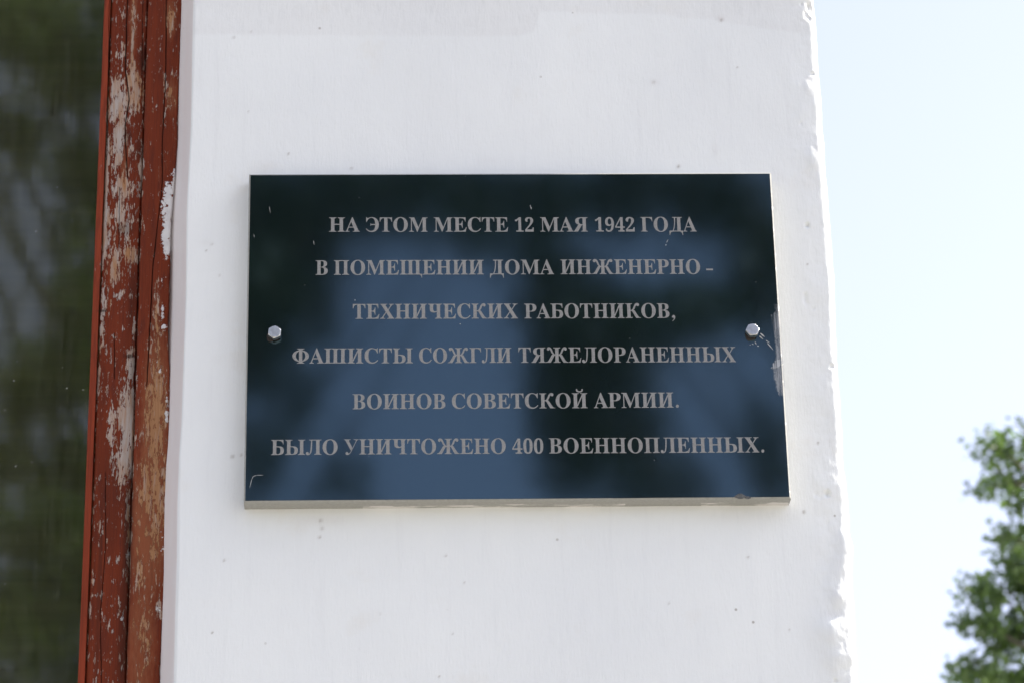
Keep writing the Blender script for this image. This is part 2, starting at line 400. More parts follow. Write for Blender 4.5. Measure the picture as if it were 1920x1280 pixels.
BARE = [(250, 40, 4, 90, .7), (232, 32, 4, 16), (231, 92, 4, 16), (220, 185, 15, 46, .66), (212, 205, 14, 30, .6), (252, 165, 15, 38, .66), (258, 185, 8, 28, .6),
        (223, 262, 9, 42, .72), (202, 285, 5, 36, .62), (265, 315, 6, 42, .64), (199, 340, 5, 40, .6), (232, 352, 15, 26, .7), (226, 392, 8, 20, .6), (199, 405, 6, 25, .6),
        (194, 465, 6, 60, .66), (196, 560, 6, 30, .62), (214, 500, 8, 30, .54), (247, 480, 13, 18, .64), (224, 410, 12, 22, .6), (240, 425, 10, 22, .5), (222, 556, 8, 8, .55), (190, 640, 6, 34, .6),
        (251, 622, 4, 20, .62), (244, 682, 8, 38, .62), (238, 800, 12, 75, .72), (232, 872, 17, 34, .72), (207, 795, 6, 36, .62), (184, 720, 4, 46, .58), (180, 590, 4, 20, .5),
        (322, 36, 9, 27, .7), (320, 185, 10, 26, .66), (308, 165, 6, 18, .5), (293, 575, 7, 48, .62), (292, 630, 10, 36, .55), (292, 770, 17, 95, .80), (288, 915, 24, 60, .62), (290, 1010, 8, 70, .52), (262, 1075, 9, 40, .48), (272, 1200, 10, 60, .52), (300, 1145, 6, 22, .5),
        (221, 1045, 4, 14, .6), (230, 1070, 3, 14, .5), (243, 1010, 6, 16, .5), (175, 945, 5, 16, .5), (176, 1090, 4, 16, .5), (168, 1145, 4, 14, .5), (240, 960, 5, 40, .45), (240, 1060, 5, 40, .45)]
ZONE = [(222, 250, 42, 190, .38), (222, 470, 40, 110, .36), (235, 800, 30, 150, .32), (285, 900, 40, 260, .34), (255, 60, 24, 110, .22), (315, 100, 26, 140, .12), (215, 600, 34, 60, .14), (285, 1150, 40, 160, .16), (200, 1100, 50, 240, .06)]
GRIME_SHADE = [(240, 1000, 9, 120, .55), (232, 1180, 9, 110, .5), (250, 700, 6, 90, .35), (248, 560, 8, 60, .3), (268, 110, 8, 30, .5), (262, 280, 8, 20, .35), (235, 430, 16, 12, .4), (245, 667, 12, 4, .7), (192, 583, 9, 2.5, .8), (240, 255, 8, 12, .4), (205, 940, 18, 90, .2), (186, 1100, 4, 160, .35)]  # grime marks; the long bands by the jamb paint the step's shadow
TAN = [(250, 40, 7, 100, .6), (252, 170, 16, 45, .45), (320, 36, 12, 40, .6), (322, 180, 12, 36, .5), (233, 310, 8, 60, .45), (290, 800, 24, 170, .95), (280, 980, 34, 140, .8), (265, 1200, 26, 130, .6), (293, 590, 9, 60, .4), (214, 500, 12, 40, .4), (247, 480, 14, 18, .5), (310, 330, 22, 30, .1)]
LIME = [(328, 345, 7, 34, .85), (317, 385, 16, 50, .95), (315, 445, 13, 44, .95), (308, 525, 9, 8, .5), (305, 590, 4, 26, .6), (308, 615, 7, 12, .7), (292, 675, 8, 6, .6), (300, 690, 4, 12, .6), (313, 740, 4, 16, .6), (313, 775, 5, 20, .65),
        (240, 905, 5, 10, .5), (303, 1000, 6, 12, .5), (306, 960, 4, 10, .5), (245, 975, 4, 10, .5), (240, 1035, 5, 14, .5), (228, 1160, 5, 8, .45), (305, 1025, 5, 9, .5), (312, 940, 4, 8, .5), (298, 1140, 6, 8, .45)]
CRACKS = [([(239, -40), (239, 0), (235, 128), (242, 188), (234, 235), (235, 268), (239, 335)], .0010), ([(224, 350), (223, 430), (223, 465)], .0005),
          ([(312, -60), (312, 0), (311, 134), (304, 268), (304, 350), (298, 400), (287, 497), (280, 633), (275, 723)], .0008),
          ([(214.5, 625), (214.5, 709)], .0005), ([(198, 884), (198, 1025), (188, 1152), (190, 1280)], .0005), ([(262, 400), (258, 560), (252, 720)], .0006),
          ([(268, 0), (266, 210)], .0004), ([(205, 0), (200, 300)], .0005)]
def board(name, px0, px1, Y, depth, nx, mat, parent, seed, xr=None, chip=.0008, z0=WZ0, z1=WZ1, base=.10):
    z = np.concatenate([np.linspace(z0, Z0, 8)[:-1], np.arange(Z0, Z1, .0013), np.linspace(Z1, z1, 8)])
    xa = np.full_like(z, X_(px0, Y)); xb = np.interp(z, *xr) if xr is not None else np.full_like(z, X_(px1, Y))
    xa = xa+fbm(z/.02, z*0+seed, seed, 3)*chip*.6; xb = xb+fbm(z/.016, z*0+seed+5, seed+1, 4)*chip
    t = np.linspace(0, 1, nx); nr = len(z)
    X = xa[:, None]+(xb-xa)[:, None]*t[None]; Z = np.repeat(z[:, None], nx, 1)
    edge = .0018*(np.exp(-(t/.02)**2)+np.exp(-((1-t)/.02)**2))[None]
    bare = base+1.2*blotch(X, Z, BARE, Y)+blotch(X, Z, ZONE, Y)+.16*np.exp(-(t[None]/.04)**2)+.13*np.exp(-((1-t[None])/.05)**2); tan = blotch(X, Z, TAN, Y)+.26; lime = blotch(X, Z, LIME, Y)
    cr = crackfield(X, Z, CRACKS, Y); grime_shade = blotch(X, Z, GRIME_SHADE, Y)
    Yv = Y+edge+fbm(X/.012, Z/.12, seed+9, 3)*.0007+.0004*sstep(.3, .6, bare)-.0016*sstep(.4, .7, lime)+cr*.003
    A = np.concatenate([X[:, :1], X, X[:, -1:]], 1); B = np.concatenate([Yv[:, :1]+depth, Yv, Yv[:, -1:]+depth], 1); C = np.concatenate([Z[:, :1], Z, Z[:, -1:]], 1)
    pad = lambda q, v=None: np.concatenate([q[:, :1]*(1 if v is None else 0), q, q[:, -1:]*(1 if v is None else 0)], 1)
    V = np.stack([A, B, C], 2).reshape(-1, 3)
    return mesh_obj(name, V, grid_faces(nr, nx+2), mat, parent, False, {'bare': pad(bare)*.9, 'tan': pad(tan), 'lime': pad(lime*1.5-.40, 0), 'crack_shade': pad(np.maximum(cr, grime_shade))})
FR = mesh_obj('window_frame', [], [], PAINTED_WOOD, BLD)
xa, xb = WX0, X_(256, YJ)
def addbox(vs, fs, x0, x1, y0, y1, z0, z1):
    b = len(vs); vs += [(x, y, z) for x in (x0, x1) for y in (y0, y1) for z in (z0, z1)]
    fs += [tuple(b+i for i in f) for f in ((0, 1, 3, 2), (4, 6, 7, 5), (0, 4, 5, 1), (2, 3, 7, 6), (0, 2, 6, 4), (1, 5, 7, 3))]
vs, fs = [], []
addbox(vs, fs, WX0, WX1, YJ, .10, WZ1-.07, WZ1); addbox(vs, fs, WX0, WX1, YJ, .10, WZ0, WZ0+.07); addbox(vs, fs, WX0, WX0+.07, YJ+.001, .10, WZ0+.07, WZ1-.07)
FR.data.from_pydata(vs, [], fs); FR.data.update()
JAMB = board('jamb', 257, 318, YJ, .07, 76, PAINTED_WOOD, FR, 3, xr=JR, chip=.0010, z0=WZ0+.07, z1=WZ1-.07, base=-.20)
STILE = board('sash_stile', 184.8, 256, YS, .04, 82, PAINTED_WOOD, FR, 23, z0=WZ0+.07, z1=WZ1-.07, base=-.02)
BEAD = board('glazing_bead', 170.5, 182.6, YB, .010, 22, BEAD_PAINT, FR, 43, chip=.0003, z0=WZ0+.07, z1=WZ1-.07, base=-.62)
vs, fs = [], []
sx0 = WX0+.071; sx1 = X_(184, YS)
addbox(vs, fs, sx0, sx0+.045, YS, YS+.04, WZ0+.075, WZ1-.075); addbox(vs, fs, sx0+.045, sx1, YS, YS+.04, WZ1-.12, WZ1-.075); addbox(vs, fs, sx0+.045, sx1, YS, YS+.04, WZ0+.075, WZ0+.12)
mesh_obj('sash_rail', vs, fs, PAINTED_WOOD, FR)

def m_glass():
    m = Mat('streaky_window_glass', .03, .5)
    nt = m.nt; out = nt.nodes['Material Output']
    fr = m.n('Fresnel'); fr.inputs['IOR'].default_value = 1.62
    gl = m.n('BsdfGlossy'); gl.inputs['Roughness'].default_value = .035
    tr = m.n('BsdfTransparent'); tr.inputs[0].default_value = (.86, .90, .86, 1)
    bm = m.n('Bump'); bm.inputs['Strength'].default_value = .12; bm.inputs['Distance'].default_value = .001
    h = m.math('ADD', m.math('MULTIPLY', m.noise(1.0, 3, .6, stretch=(200, 1, 10)), .055), m.math('MULTIPLY', m.noise(1.0, 2, .5, stretch=(7, 1, 16)), .7))
    m.l(h, bm.inputs['Height']); m.l(bm.outputs[0], gl.inputs['Normal'])
    mx = m.n('MixShader'); m.l(fr.outputs[0], mx.inputs[0]); m.l(tr.outputs[0], mx.inputs[1]); m.l(gl.outputs[0], mx.inputs[2])
    # film of dust and dribbles
    df = m.n('BsdfDiffuse'); df.inputs[0].default_value = (.42, .42, .36, 1)
    v = m.n('TexVoronoi'); v.inputs['Scale'].default_value = 45; m.l(m.coord((1, 1, 1)), v.inputs['Vector'])
    sp = m.math('MULTIPLY', m.ramp(v.outputs['Distance'], [(0.0, 1.0), (.035, .8), (.06, 0.0)]), m.ramp(m.noise(8, 2, .5), [(.5, 0.0), (.56, .6)]))
    dust = m.math('ADD', m.ramp(m.noise(1.0, 4, .65, stretch=(160, 1, 9)), [(.35, .004), (.8, .045)]), sp, True)
    m2 = m.n('MixShader'); m.l(dust, m2.inputs[0]); m.l(mx.outputs[0], m2.inputs[1]); m.l(df.outputs[0], m2.inputs[2])
    m.l(m2.outputs[0], out.inputs[0]); return m.m
vs, fs = [], []; addbox(vs, fs, sx0+.04, X_(173, YG), YG, YG+.004, WZ0+.115, WZ1-.115)
mesh_obj('glass_pane', vs, fs, m_glass(), FR)
box('window_sill', WX0-.04, XE-.018, -.03, .10, WZ0-.03, WZ0-.0005, PAINTED_WOOD, BLD, .004)

# olive cloth hanging behind the glass, with shallow horizontal folds
cz = np.linspace(WZ0+.02, WZ1-.05, 420); cx = np.linspace(WX0+.05, sx1+.06, 90)
CX, CZ = np.meshgrid(cx, cz)
CY = .20+.010*fbm(CX/.8+CZ*.2, CZ/.045, 77, 3)+.006*fbm(CX/.07, CZ/.5, 79, 3)
cm = Mat('olive_curtain_cloth', .9, .1)
cm.col(cm.mix(cm.noise(1.0, 4, .6, stretch=(2, 2, 34)), (.075, .066, .03), (.24, .215, .105))); cm.bump(cm.noise(700, 2), .2, .0003)
c = mesh_obj('curtain', np.stack([CX, CY, CZ], 2).reshape(-1, 3), grid_faces(len(cz), len(cx)), cm.m, None, True)
c.location = (0, 0, 0); tag(c, 'dark olive cloth curtain hanging behind the dusty window glass', 'curtain')

# ------------------------------------------------------------------ plaque
PL = empty('memorial_plaque', (0, 0, PZ), 'black polished granite plaque with six lines of grey lettering on the white wall', 'plaque')
YF = -.022
def slab():
    ch = .0018; hx, hz = .3, .2
    def ring(x, z, y): return [(-x, y, -z), (x, y, -z), (x, y, z), (-x, y, z)]
    v = ring(hx-ch, hz-ch, YF)+ring(hx, hz, YF+ch)+ring(hx, hz, -.0006)
    n = 28
    # dense rims so the sawn faces carry their wash marks and small chips
    F = mesh_obj('slab', v[:4]+[(-hx+ch, YF+.006, -hz+ch), (hx-ch, YF+.006, -hz+ch), (hx-ch, YF+.006, hz-ch), (-hx+ch, YF+.006, hz-ch)], [(0, 1, 2, 3), (0, 4, 5, 1), (1, 5, 6, 2), (2, 6, 7, 3), (3, 7, 4, 0)], GRANITE, PL)
    per = []
    N = 420
    L = 2*(2*hx+2*hz)
    corners = [(-hx, -hz), (hx, -hz), (hx, hz), (-hx, hz)]
    for k in range(4):
        a, b = corners[k], corners[(k+1) % 4]; m_ = 240 if k % 2 == 0 else 160
        for i in range(m_): t = i/m_; per.append((a[0]+(b[0]-a[0])*t, a[1]+(b[1]-a[1])*t, k))
    V = []; Wsh = []
    prof = [(ch+.0002, YF+.0002), (ch, YF-.0000), (ch*.0, YF+ch), (0, YF+.008), (0, YF+.015), (0, -.0006+.004)]
    prof = [(ch*1.0, YF+.0004), (0, YF+ch), (0, YF+.008), (0, YF+.015), (0, .003)]
    for i, (x, z, k) in enumerate(per):
        nz = math.sin(i*1.7)*.5+math.sin(i*.37)
        c1 = max(0, vnoise(np.array([i*.11]), np.array([.5]), 91)[0]-.45)*.0035
        for j, (ins, y) in enumerate(prof):
            s = ins + (c1 if j <= 1 else 0)*(1.0 if j == 0 else .5)
            # inset towards the centre on both axes
            sx = (hx-s)/hx; szz = (hz-s)/hz
            V.append((x*sx, y, z*szz))
            w = 0.0
            if k == 0: w = .55*sstep(YF+.006, YF+.016, y)*(1 if -.17 < x < .12 or x > .2 else .3)
            if k == 1: w = .35
            if k == 3: w = .1
            Wsh.append(float(w))
    n = len(per); P_ = len(prof); f = []
    for i in range(n):
        a = i*P_; b = ((i+1) % n)*P_
        for j in range(P_-1): f.append((a+j, a+j+1, b+j+1, b+j))
    mesh_obj('sawn_edge', V, f, SAWN, PL, False, {'wash': Wsh})
slab()
# letter outlines, cap height 455
LATIN={'A':(437,['-9,0 -9,18 1,19 9,21 17,25 24,30 30,38 36,47 43,60 49,75 206,466 224,465 384,87 392,70 399,55 405,44 411,34 417,27 425,22 433,19 443,18 443,0 229,0 229,18 253,20 270,25 280,34 283,46 283,51 281,59 277,69 273,81 253,132 103,132 79,71 78,68 77,65 76,62 76,59 75,55 75,53 75,50 75,48 78,35 87,26 102,20 124,18 128,18 128,0','113,161 242,161 177,319']),
'B':(443,['16,0 16,17 32,19 45,22 55,26 62,32 68,40 72,51 74,65 75,82 75,369 74,382 73,394 72,404 69,412 66,419 62,425 57,429 51,433 44,435 36,437 26,438 15,439 15,455 220,455 297,449 352,429 385,396 396,351 389,313 369,283 335,261 287,247 344,231 385,206 410,173 418,132 415,102 407,76 392,54 371,35 345,19 314,9 278,2 238,0','182,252 188,252 213,253 234,257 251,263 263,272 273,285 279,301 283,321 285,345 284,367 281,385 276,400 269,412 260,422 248,428 234,433 216,434 206,433 198,432 192,429 188,425 185,419 183,412 182,402 182,391','222,24 242,26 259,30 273,38 283,49 291,63 296,81 300,103 301,128 299,154 295,176 287,194 277,208 263,218 245,225 223,230 197,231 182,231 182,65 183,55 184,46 187,39 190,33 195,29 202,26 211,25']),
'C':(468,['257,-11 224,-9 193,-3 164,6 137,20 113,37 91,56 72,79 56,104 43,132 34,162 28,194 26,228 28,262 34,294 43,323 56,351 72,376 92,399 114,418 139,435 166,448 195,458 226,464 259,465 283,464 309,459 337,451 367,440 372,438 377,436 382,435 388,435 399,437 408,443 415,452 419,465 437,465 437,308 420,308 407,338 392,364 375,387 356,407 335,423 313,434 290,441 265,443 212,430 174,389 151,321 144,226 152,138 177,74 219,36 278,24 298,25 318,29 338,35 358,45 377,56 395,71 412,87 428,106 447,89 409,45 365,14 314,-5']),
'E':(442,['14,0 14,17 30,18 44,20 55,24 62,30 68,37 72,48 74,62 75,78 75,369 74,389 72,405 68,417 62,425 54,431 44,435 31,438 16,439 16,455 399,455 399,320 383,320 378,349 369,373 356,392 340,406 320,417 295,424 266,429 232,430 222,430 213,430 206,429 200,428 195,427 191,424 188,421 186,417 185,412 184,405 183,397 183,388 183,246 193,246 214,247 232,252 247,259 259,269 269,282 277,300 283,321 288,345 304,345 304,118 287,118 285,137 282,154 278,169 273,181 267,192 259,201 251,208 241,213 229,217 216,220 202,222 185,222 183,222 183,67 183,56 185,47 188,40 192,35 198,32 206,29 217,28 230,28 254,28 276,30 295,34 313,39 330,45 345,53 358,63 371,75 382,89 393,105 402,123 411,143 430,143 402,0']),
'H':(524,['15,0 15,17 31,19 45,22 55,26 62,32 68,39 72,50 74,64 75,81 75,379 74,394 71,406 68,416 62,424 55,429 44,434 32,437 16,439 16,455 242,455 242,439 230,437 220,436 211,434 204,432 198,429 193,425 190,421 187,415 185,408 183,400 182,390 182,379 182,251 342,251 342,379 342,390 341,400 339,408 337,415 335,421 331,425 326,429 320,432 313,434 304,436 294,437 282,439 282,455 507,455 507,439 491,437 478,434 468,429 461,424 456,417 452,407 450,394 449,379 449,81 450,65 452,52 456,41 461,33 468,27 478,22 491,19 507,17 507,0 282,0 282,17 298,19 311,21 321,25 329,31 335,38 339,49 341,63 342,81 342,221 182,221 182,81 183,64 185,50 189,39 194,32 202,26 212,22 225,19 242,17 242,0']),
'K':(511,['16,0 16,17 32,19 45,22 56,26 63,32 68,39 72,50 74,64 75,81 75,379 74,394 72,406 68,416 63,424 55,430 45,434 32,437 17,439 17,455 242,455 242,439 231,437 221,436 212,434 205,432 199,429 194,425 190,421 187,415 185,408 184,400 183,390 183,379 183,234 321,373 333,387 342,398 347,409 349,418 345,427 334,434 316,437 291,439 291,455 486,455 486,439 477,439 447,434 415,419 381,395 345,361 271,285 463,46 469,39 475,34 481,29 487,25 493,22 501,20 509,18 519,17 519,0 281,0 281,17 288,18 294,18 300,18 306,18 311,19 315,19 319,20 322,21 327,23 331,27 333,30 334,34 333,40 329,47 324,56 316,66 199,214 183,198 183,81 183,64 186,50 189,39 195,32 202,26 213,22 226,19 242,17 242,0']),
'M':(634,['14,0 14,17 30,19 43,22 53,26 61,32 67,39 72,50 74,63 75,79 75,382 75,393 74,402 73,409 71,416 68,421 64,426 59,429 53,432 45,434 37,436 26,438 15,439 15,455 185,455 317,142 449,455 617,455 617,439 602,437 590,433 580,429 573,423 567,416 563,405 561,393 560,378 560,85 560,72 561,61 563,51 565,43 568,36 571,31 576,26 582,23 588,21 596,19 606,18 617,17 617,0 396,0 396,17 407,19 417,20 425,22 433,25 438,28 443,32 447,38 450,44 452,52 453,61 454,71 455,83 455,399 288,0 270,0 105,389 105,80 106,62 109,48 113,37 120,30 128,24 139,20 153,18 169,17 169,0']),
'O':(525,['261,-11 236,-10 213,-6 190,-1 169,7 148,17 129,29 111,43 94,58 79,75 66,93 55,113 45,134 37,156 32,179 29,203 28,228 29,252 32,276 37,299 45,321 55,342 66,362 79,380 95,397 112,413 130,426 149,438 170,448 192,456 216,462 240,465 265,466 290,465 313,462 336,456 357,448 378,439 397,427 415,414 431,399 446,382 459,364 471,344 481,323 488,301 494,277 497,253 498,228 497,203 494,179 488,156 481,134 471,113 459,93 446,75 430,58 414,43 395,29 376,17 355,7 333,-1 310,-6 286,-10','265,12 315,26 351,66 372,133 379,228 377,278 371,321 362,358 348,389 330,412 310,430 286,440 260,443 210,430 174,389 152,322 145,228 147,178 153,135 163,98 177,67 195,43 215,26 238,16']),
'P':(418,['15,0 15,17 31,19 45,22 55,26 62,32 68,39 72,50 74,64 75,81 75,379 74,394 71,406 68,416 62,424 55,429 44,434 32,437 16,439 16,455 214,455 253,454 287,452 315,447 336,440 352,432 366,422 379,411 390,398 398,383 404,367 408,350 409,332 406,305 398,280 385,259 367,240 343,225 314,214 281,208 242,206 182,206 182,81 183,64 185,50 189,39 194,32 202,26 212,22 225,19 242,17 242,0','182,230 201,230 225,231 244,235 260,243 272,253 281,266 287,283 291,304 292,329 291,354 288,375 283,392 275,406 265,417 252,425 236,430 216,431 207,431 199,429 193,427 189,424 186,419 184,414 182,407 182,398']),
'R':(473,['15,0 15,17 31,19 45,22 55,26 62,32 68,39 72,50 74,64 75,81 75,379 74,394 71,406 68,416 62,424 55,429 44,434 32,437 16,439 16,455 217,455 264,453 305,448 339,439 367,426 389,409 405,388 414,363 417,334 411,296 392,265 360,241 315,224 432,50 437,43 443,36 448,30 452,26 457,22 463,19 470,18 478,17 480,17 480,0 338,0 201,212 182,212 182,81 183,64 185,50 189,39 194,32 202,26 212,22 225,19 242,17 242,0','182,234 203,234 228,235 249,240 266,248 280,258 290,272 298,290 302,311 304,336 299,378 284,407 259,425 224,431 212,431 202,429 195,426 190,422 186,417 184,409 182,398 182,385']),
'T':(423,['92,0 92,17 109,18 123,21 134,25 142,31 148,39 152,50 155,64 156,81 156,433 149,433 124,431 102,426 82,416 65,403 51,387 41,367 33,344 29,318 11,318 11,455 410,455 410,317 394,317 381,368 357,404 319,426 269,433 263,433 263,81 264,63 267,49 271,38 276,30 284,25 296,21 310,18 328,17 328,0']),
'X':(471,['11,0 11,17 33,21 53,30 72,45 90,66 193,208 78,386 70,398 62,409 54,418 47,425 40,431 33,435 25,438 16,439 14,439 14,455 244,455 244,439 229,439 212,437 200,433 192,425 190,415 191,410 193,404 196,396 201,388 265,289 322,373 329,385 335,396 338,406 339,414 336,424 328,432 313,437 293,439 293,455 458,455 458,439 455,439 440,438 427,435 414,430 403,423 391,414 380,403 368,389 357,373 281,265 413,57 419,48 425,40 431,33 436,28 442,23 448,20 454,18 461,17 464,17 464,0 238,0 238,17 243,17 264,19 278,23 287,31 290,41 289,48 286,57 281,68 275,79 210,183 138,81 132,71 128,62 125,54 124,45 127,33 137,24 152,19 174,17 174,0']),
'0':(375,['188,-7 159,-5 133,1 110,11 91,24 74,41 60,61 48,84 39,111 32,140 27,171 24,205 23,241 24,277 27,311 32,342 39,371 48,397 60,420 74,439 91,456 110,469 133,479 159,484 189,486 217,484 242,479 264,469 283,456 300,439 314,419 326,397 336,370 343,341 348,310 352,277 353,240 352,204 348,171 343,139 336,110 326,84 314,61 300,41 283,24 263,11 241,1 216,-5','188,37 205,40 219,50 230,67 237,91 242,120 246,155 248,195 248,240 248,286 246,326 242,360 237,390 230,413 219,429 206,439 189,443 172,439 157,429 147,413 139,390 134,360 130,326 128,286 127,240 128,195 130,155 134,120 139,91 147,67 157,50 171,40']),
'1':(376,['65,0 65,36 120,36 128,36 135,38 141,41 146,45 149,51 152,58 153,68 154,79 154,416 141,401 130,388 118,376 108,365 98,357 87,351 77,347 67,346 59,347 52,349 46,353 40,359 35,367 31,375 29,385 28,396 39,399 50,402 61,407 74,412 87,418 101,426 116,436 132,447 179,482 254,482 254,79 254,69 256,61 258,53 261,47 265,42 271,38 279,36 288,36 343,36 343,0']),
'2':(375,['24,0 24,69 123,171 143,191 160,210 174,228 187,245 197,261 206,277 212,292 218,307 221,322 224,338 226,354 226,371 225,389 223,405 218,417 212,427 205,435 196,441 185,444 174,445 158,443 145,438 134,429 126,416 120,400 116,380 113,356 112,329 94,330 77,333 63,338 50,344 40,353 32,365 28,379 26,396 27,407 30,419 35,430 43,441 52,450 63,459 77,467 92,474 109,479 129,483 150,485 174,486 209,484 240,479 267,469 288,456 306,440 318,421 325,399 328,375 327,363 326,352 323,340 319,329 314,318 308,306 301,294 291,281 281,267 268,252 254,237 238,220 221,202 201,182 179,161 154,138 87,74 244,74 254,75 263,77 272,81 279,86 286,93 292,101 296,110 300,120 305,141 345,141 341,0']),
'4':(375,['121,0 121,36 140,36 151,36 161,38 170,40 179,44 186,50 191,58 194,70 195,84 195,125 9,125 9,166 199,480 293,480 293,169 363,169 363,125 293,125 293,84 294,70 297,58 302,50 309,44 317,40 327,38 337,36 348,36 357,36 357,0','56,169 195,169 195,287 195,302 195,317 195,334 196,351 196,367 197,384 198,400 199,416 198,411 195,406 192,401 189,394 185,387 182,380 178,373 174,366 169,358 165,351 162,344 158,338 154,332 151,327 149,322 146,319']),
'9':(376,['152,-7 133,-6 116,-4 101,0 88,4 77,10 67,17 59,25 53,33 48,42 45,51 43,60 42,69 43,76 44,83 47,89 50,94 55,99 61,102 67,105 75,107 81,93 87,80 95,67 103,56 114,47 126,41 140,37 156,36 194,48 223,84 242,145 251,230 243,221 234,212 223,205 212,198 200,192 186,188 171,186 155,185 128,187 103,194 80,205 60,220 44,240 33,264 26,292 24,324 25,347 28,369 34,390 42,409 52,426 64,441 79,454 95,466 113,475 133,481 154,485 177,486 201,485 223,480 244,473 264,463 282,449 298,433 311,413 323,390 333,363 340,332 344,298 345,261 345,233 343,207 339,182 334,157 328,133 321,111 311,91 301,72 288,54 274,39 258,25 241,14 222,5 200,-2 177,-5','184,233 195,234 206,236 215,240 224,245 232,252 239,260 245,268 251,278 249,318 245,352 239,380 231,403 221,420 209,432 196,439 181,441 168,439 156,434 145,425 137,413 130,397 125,377 122,354 121,328 125,286 137,257 156,239'])}
def P2(s): return [tuple(map(int, q.split(','))) for q in s.split()]


# a glyph = (advance, [shape, ...]); a shape = [outer loop, hole, ...]; shapes of one glyph may overlap
def lat(ch):
    adv, loops = LATIN[ch]; L = [P2(l) for l in loops]; return adv, [L]
def shift(sh, dx, dy=0, sx=1): return [[(x*sx+dx, y+dy) for x, y in l] for l in sh]
def ell(cx, cy, rx, ry, n=20): return [(cx+rx*math.cos(2*math.pi*i/n), cy+ry*math.sin(2*math.pi*i/n)) for i in range(n)]
_H = P2(LATIN['H'][1][0])
_i1 = _H.index((182, 379)); _i2 = len(_H)-1-_H[::-1].index((182, 81))
STEM = [_H[:_i1+1]+_H[_i2:]]                     # one serifed stem, 15..242
def curve(pts, n=6):
    """smooth closed outline through pts (Catmull-Rom); a point given as a triple is a sharp corner"""
    out = []; m = len(pts)
    for i in range(m):
        p0, p1, p2, p3 = pts[i-1], pts[i], pts[(i+1) % m], pts[(i+2) % m]
        if len(p1) == 3: p0 = p1
        if len(p2) == 3: p3 = p2
        if len(p1) == 3 and len(p2) == 3: out.append(p1[:2]); continue
        for k in range(n):
            t = k/n; q = []
            for a in (0, 1): q.append(.5*((2*p1[a])+(-p0[a]+p2[a])*t+(2*p0[a]-5*p1[a]+4*p2[a]-p3[a])*t*t+(-p0[a]+3*p1[a]-3*p2[a]+p3[a])*t**3))
            out.append(tuple(q))
    return out
def rect(x0, y0, x1, y1): return [[(x0, y0), (x1, y0), (x1, y1), (x0, y1)]]
S1 = 1
ARM = [[(150, 431), (245, 431)]+[(300, 425), (345, 404), (372, 372), (388, 320), (404, 320), (398, 455), (150, 455)]]
BOWL = [curve([(170, 24, S1), (235, 25), (285, 45), (304, 90), (308, 132), (303, 175), (284, 212), (236, 233), (170, 235, S1), (170, 262, S1), (262, 260), (345, 248), (398, 205), (416, 135), (400, 62), (348, 16), (255, 1), (170, 0, S1)])]
CYR = {}
for a, b in zip('АВСЕНКМОРТХ', 'ABCEHKMOPTX'): CYR[a] = lat(b)
for d in '01249':
    adv, sh = lat(d); CYR[d] = (adv*.93, [[[(x*.93, y*.945) for x, y in l] for l in s] for s in sh])
mir = lambda ch, w: [[[(w-x, y) for x, y in l][::-1] for l in s] for s in lat(ch)[1]]
CYR['Я'] = (478, [[[(483-x, y) for x, y in l][::-1] for l in lat('R')[1][0]]])
CYR['Э'] = (458, mir('C', 466)+[rect(178, 213, 345, 243)[:1], [[(168, 185), (184, 185), (190, 213), (190, 243), (184, 272), (168, 272)]]])
CYR['П'] = (524, [STEM, shift(STEM, 267), rect(170, 431, 355, 455)])
DIAG = [[(176, 92), (176, 60), (200, 60), (352, 365), (352, 398), (325, 398)]]
CYR['И'] = (524, [STEM, shift(STEM, 267), DIAG])
CYR['Й'] = (524, [STEM, shift(STEM, 267), DIAG, [curve([(150, 560), (166, 585), (192, 580), (200, 556), (212, 530), (262, 518), (312, 530), (324, 556), (332, 580), (358, 585), (374, 560), (360, 515), (318, 486), (262, 478), (206, 486), (164, 515)])]])
CYR['Ш'] = (722, [STEM, shift(STEM, 233), shift(STEM, 466), rect(170, 0, 310, 24), rect(400, 0, 545, 24)])
CYR['Щ'] = (735, [STEM, shift(STEM, 233), shift(STEM, 466), rect(170, 0, 310, 24), rect(400, 0, 545, 24), [[(600, 17), (735, 17), (735, -100), (719, -100), (708, -55), (685, -20), (640, 0), (600, 0)]]])
CYR['Г'] = (414, [STEM, ARM])
CYR['Б'] = (438, [STEM, ARM, BOWL])
CYR['Ь'] = (432, [STEM, BOWL])
CYR['Ы'] = (655, [STEM, BOWL, shift(STEM, 402)])
LSTR = [curve([(205, 440, S1), (203, 300), (194, 170), (172, 62), (130, 8), (75, -12), (28, 2), (10, 42), (26, 80), (66, 88), (92, 64), (98, 38), (118, 40), (138, 78), (154, 170), (163, 300), (165, 400), (150, 432, S1), (110, 440, S1), (110, 455, S1), (205, 455, S1)], 5)]
CYR['Л'] = (500, [LSTR, shift(STEM, 252), rect(190, 431, 345, 455)])
CYR['Д'] = (470, [[[(278, 14), (386, 14), (386, 440), (278, 440)]], rect(118, 431, 300, 455), [[(280, 439), (400, 425), (446, 439), (446, 455), (280, 455)]],
                  [curve([(112, 14, S1), (150, 100), (172, 210), (180, 320), (178, 400), (166, 430, S1), (118, 439, S1), (118, 455, S1), (216, 455, S1), (214, 330), (203, 200), (178, 90), (140, 14, S1)], 5)],
                  [[(14, 26), (458, 26), (458, -112), (441, -112), (430, -62), (405, -22), (355, 0), (117, 0), (67, -22), (42, -62), (31, -112), (14, -112)]]])
KARM = [curve([(176, 222, S1), (176, 250, S1), (215, 252), (252, 285), (282, 345), (315, 415), (360, 458), (415, 466), (455, 447), (466, 408), (448, 375), (412, 368), (385, 388), (372, 392), (352, 365), (322, 300), (292, 262), (262, 242), (240, 222, S1)], 5)]
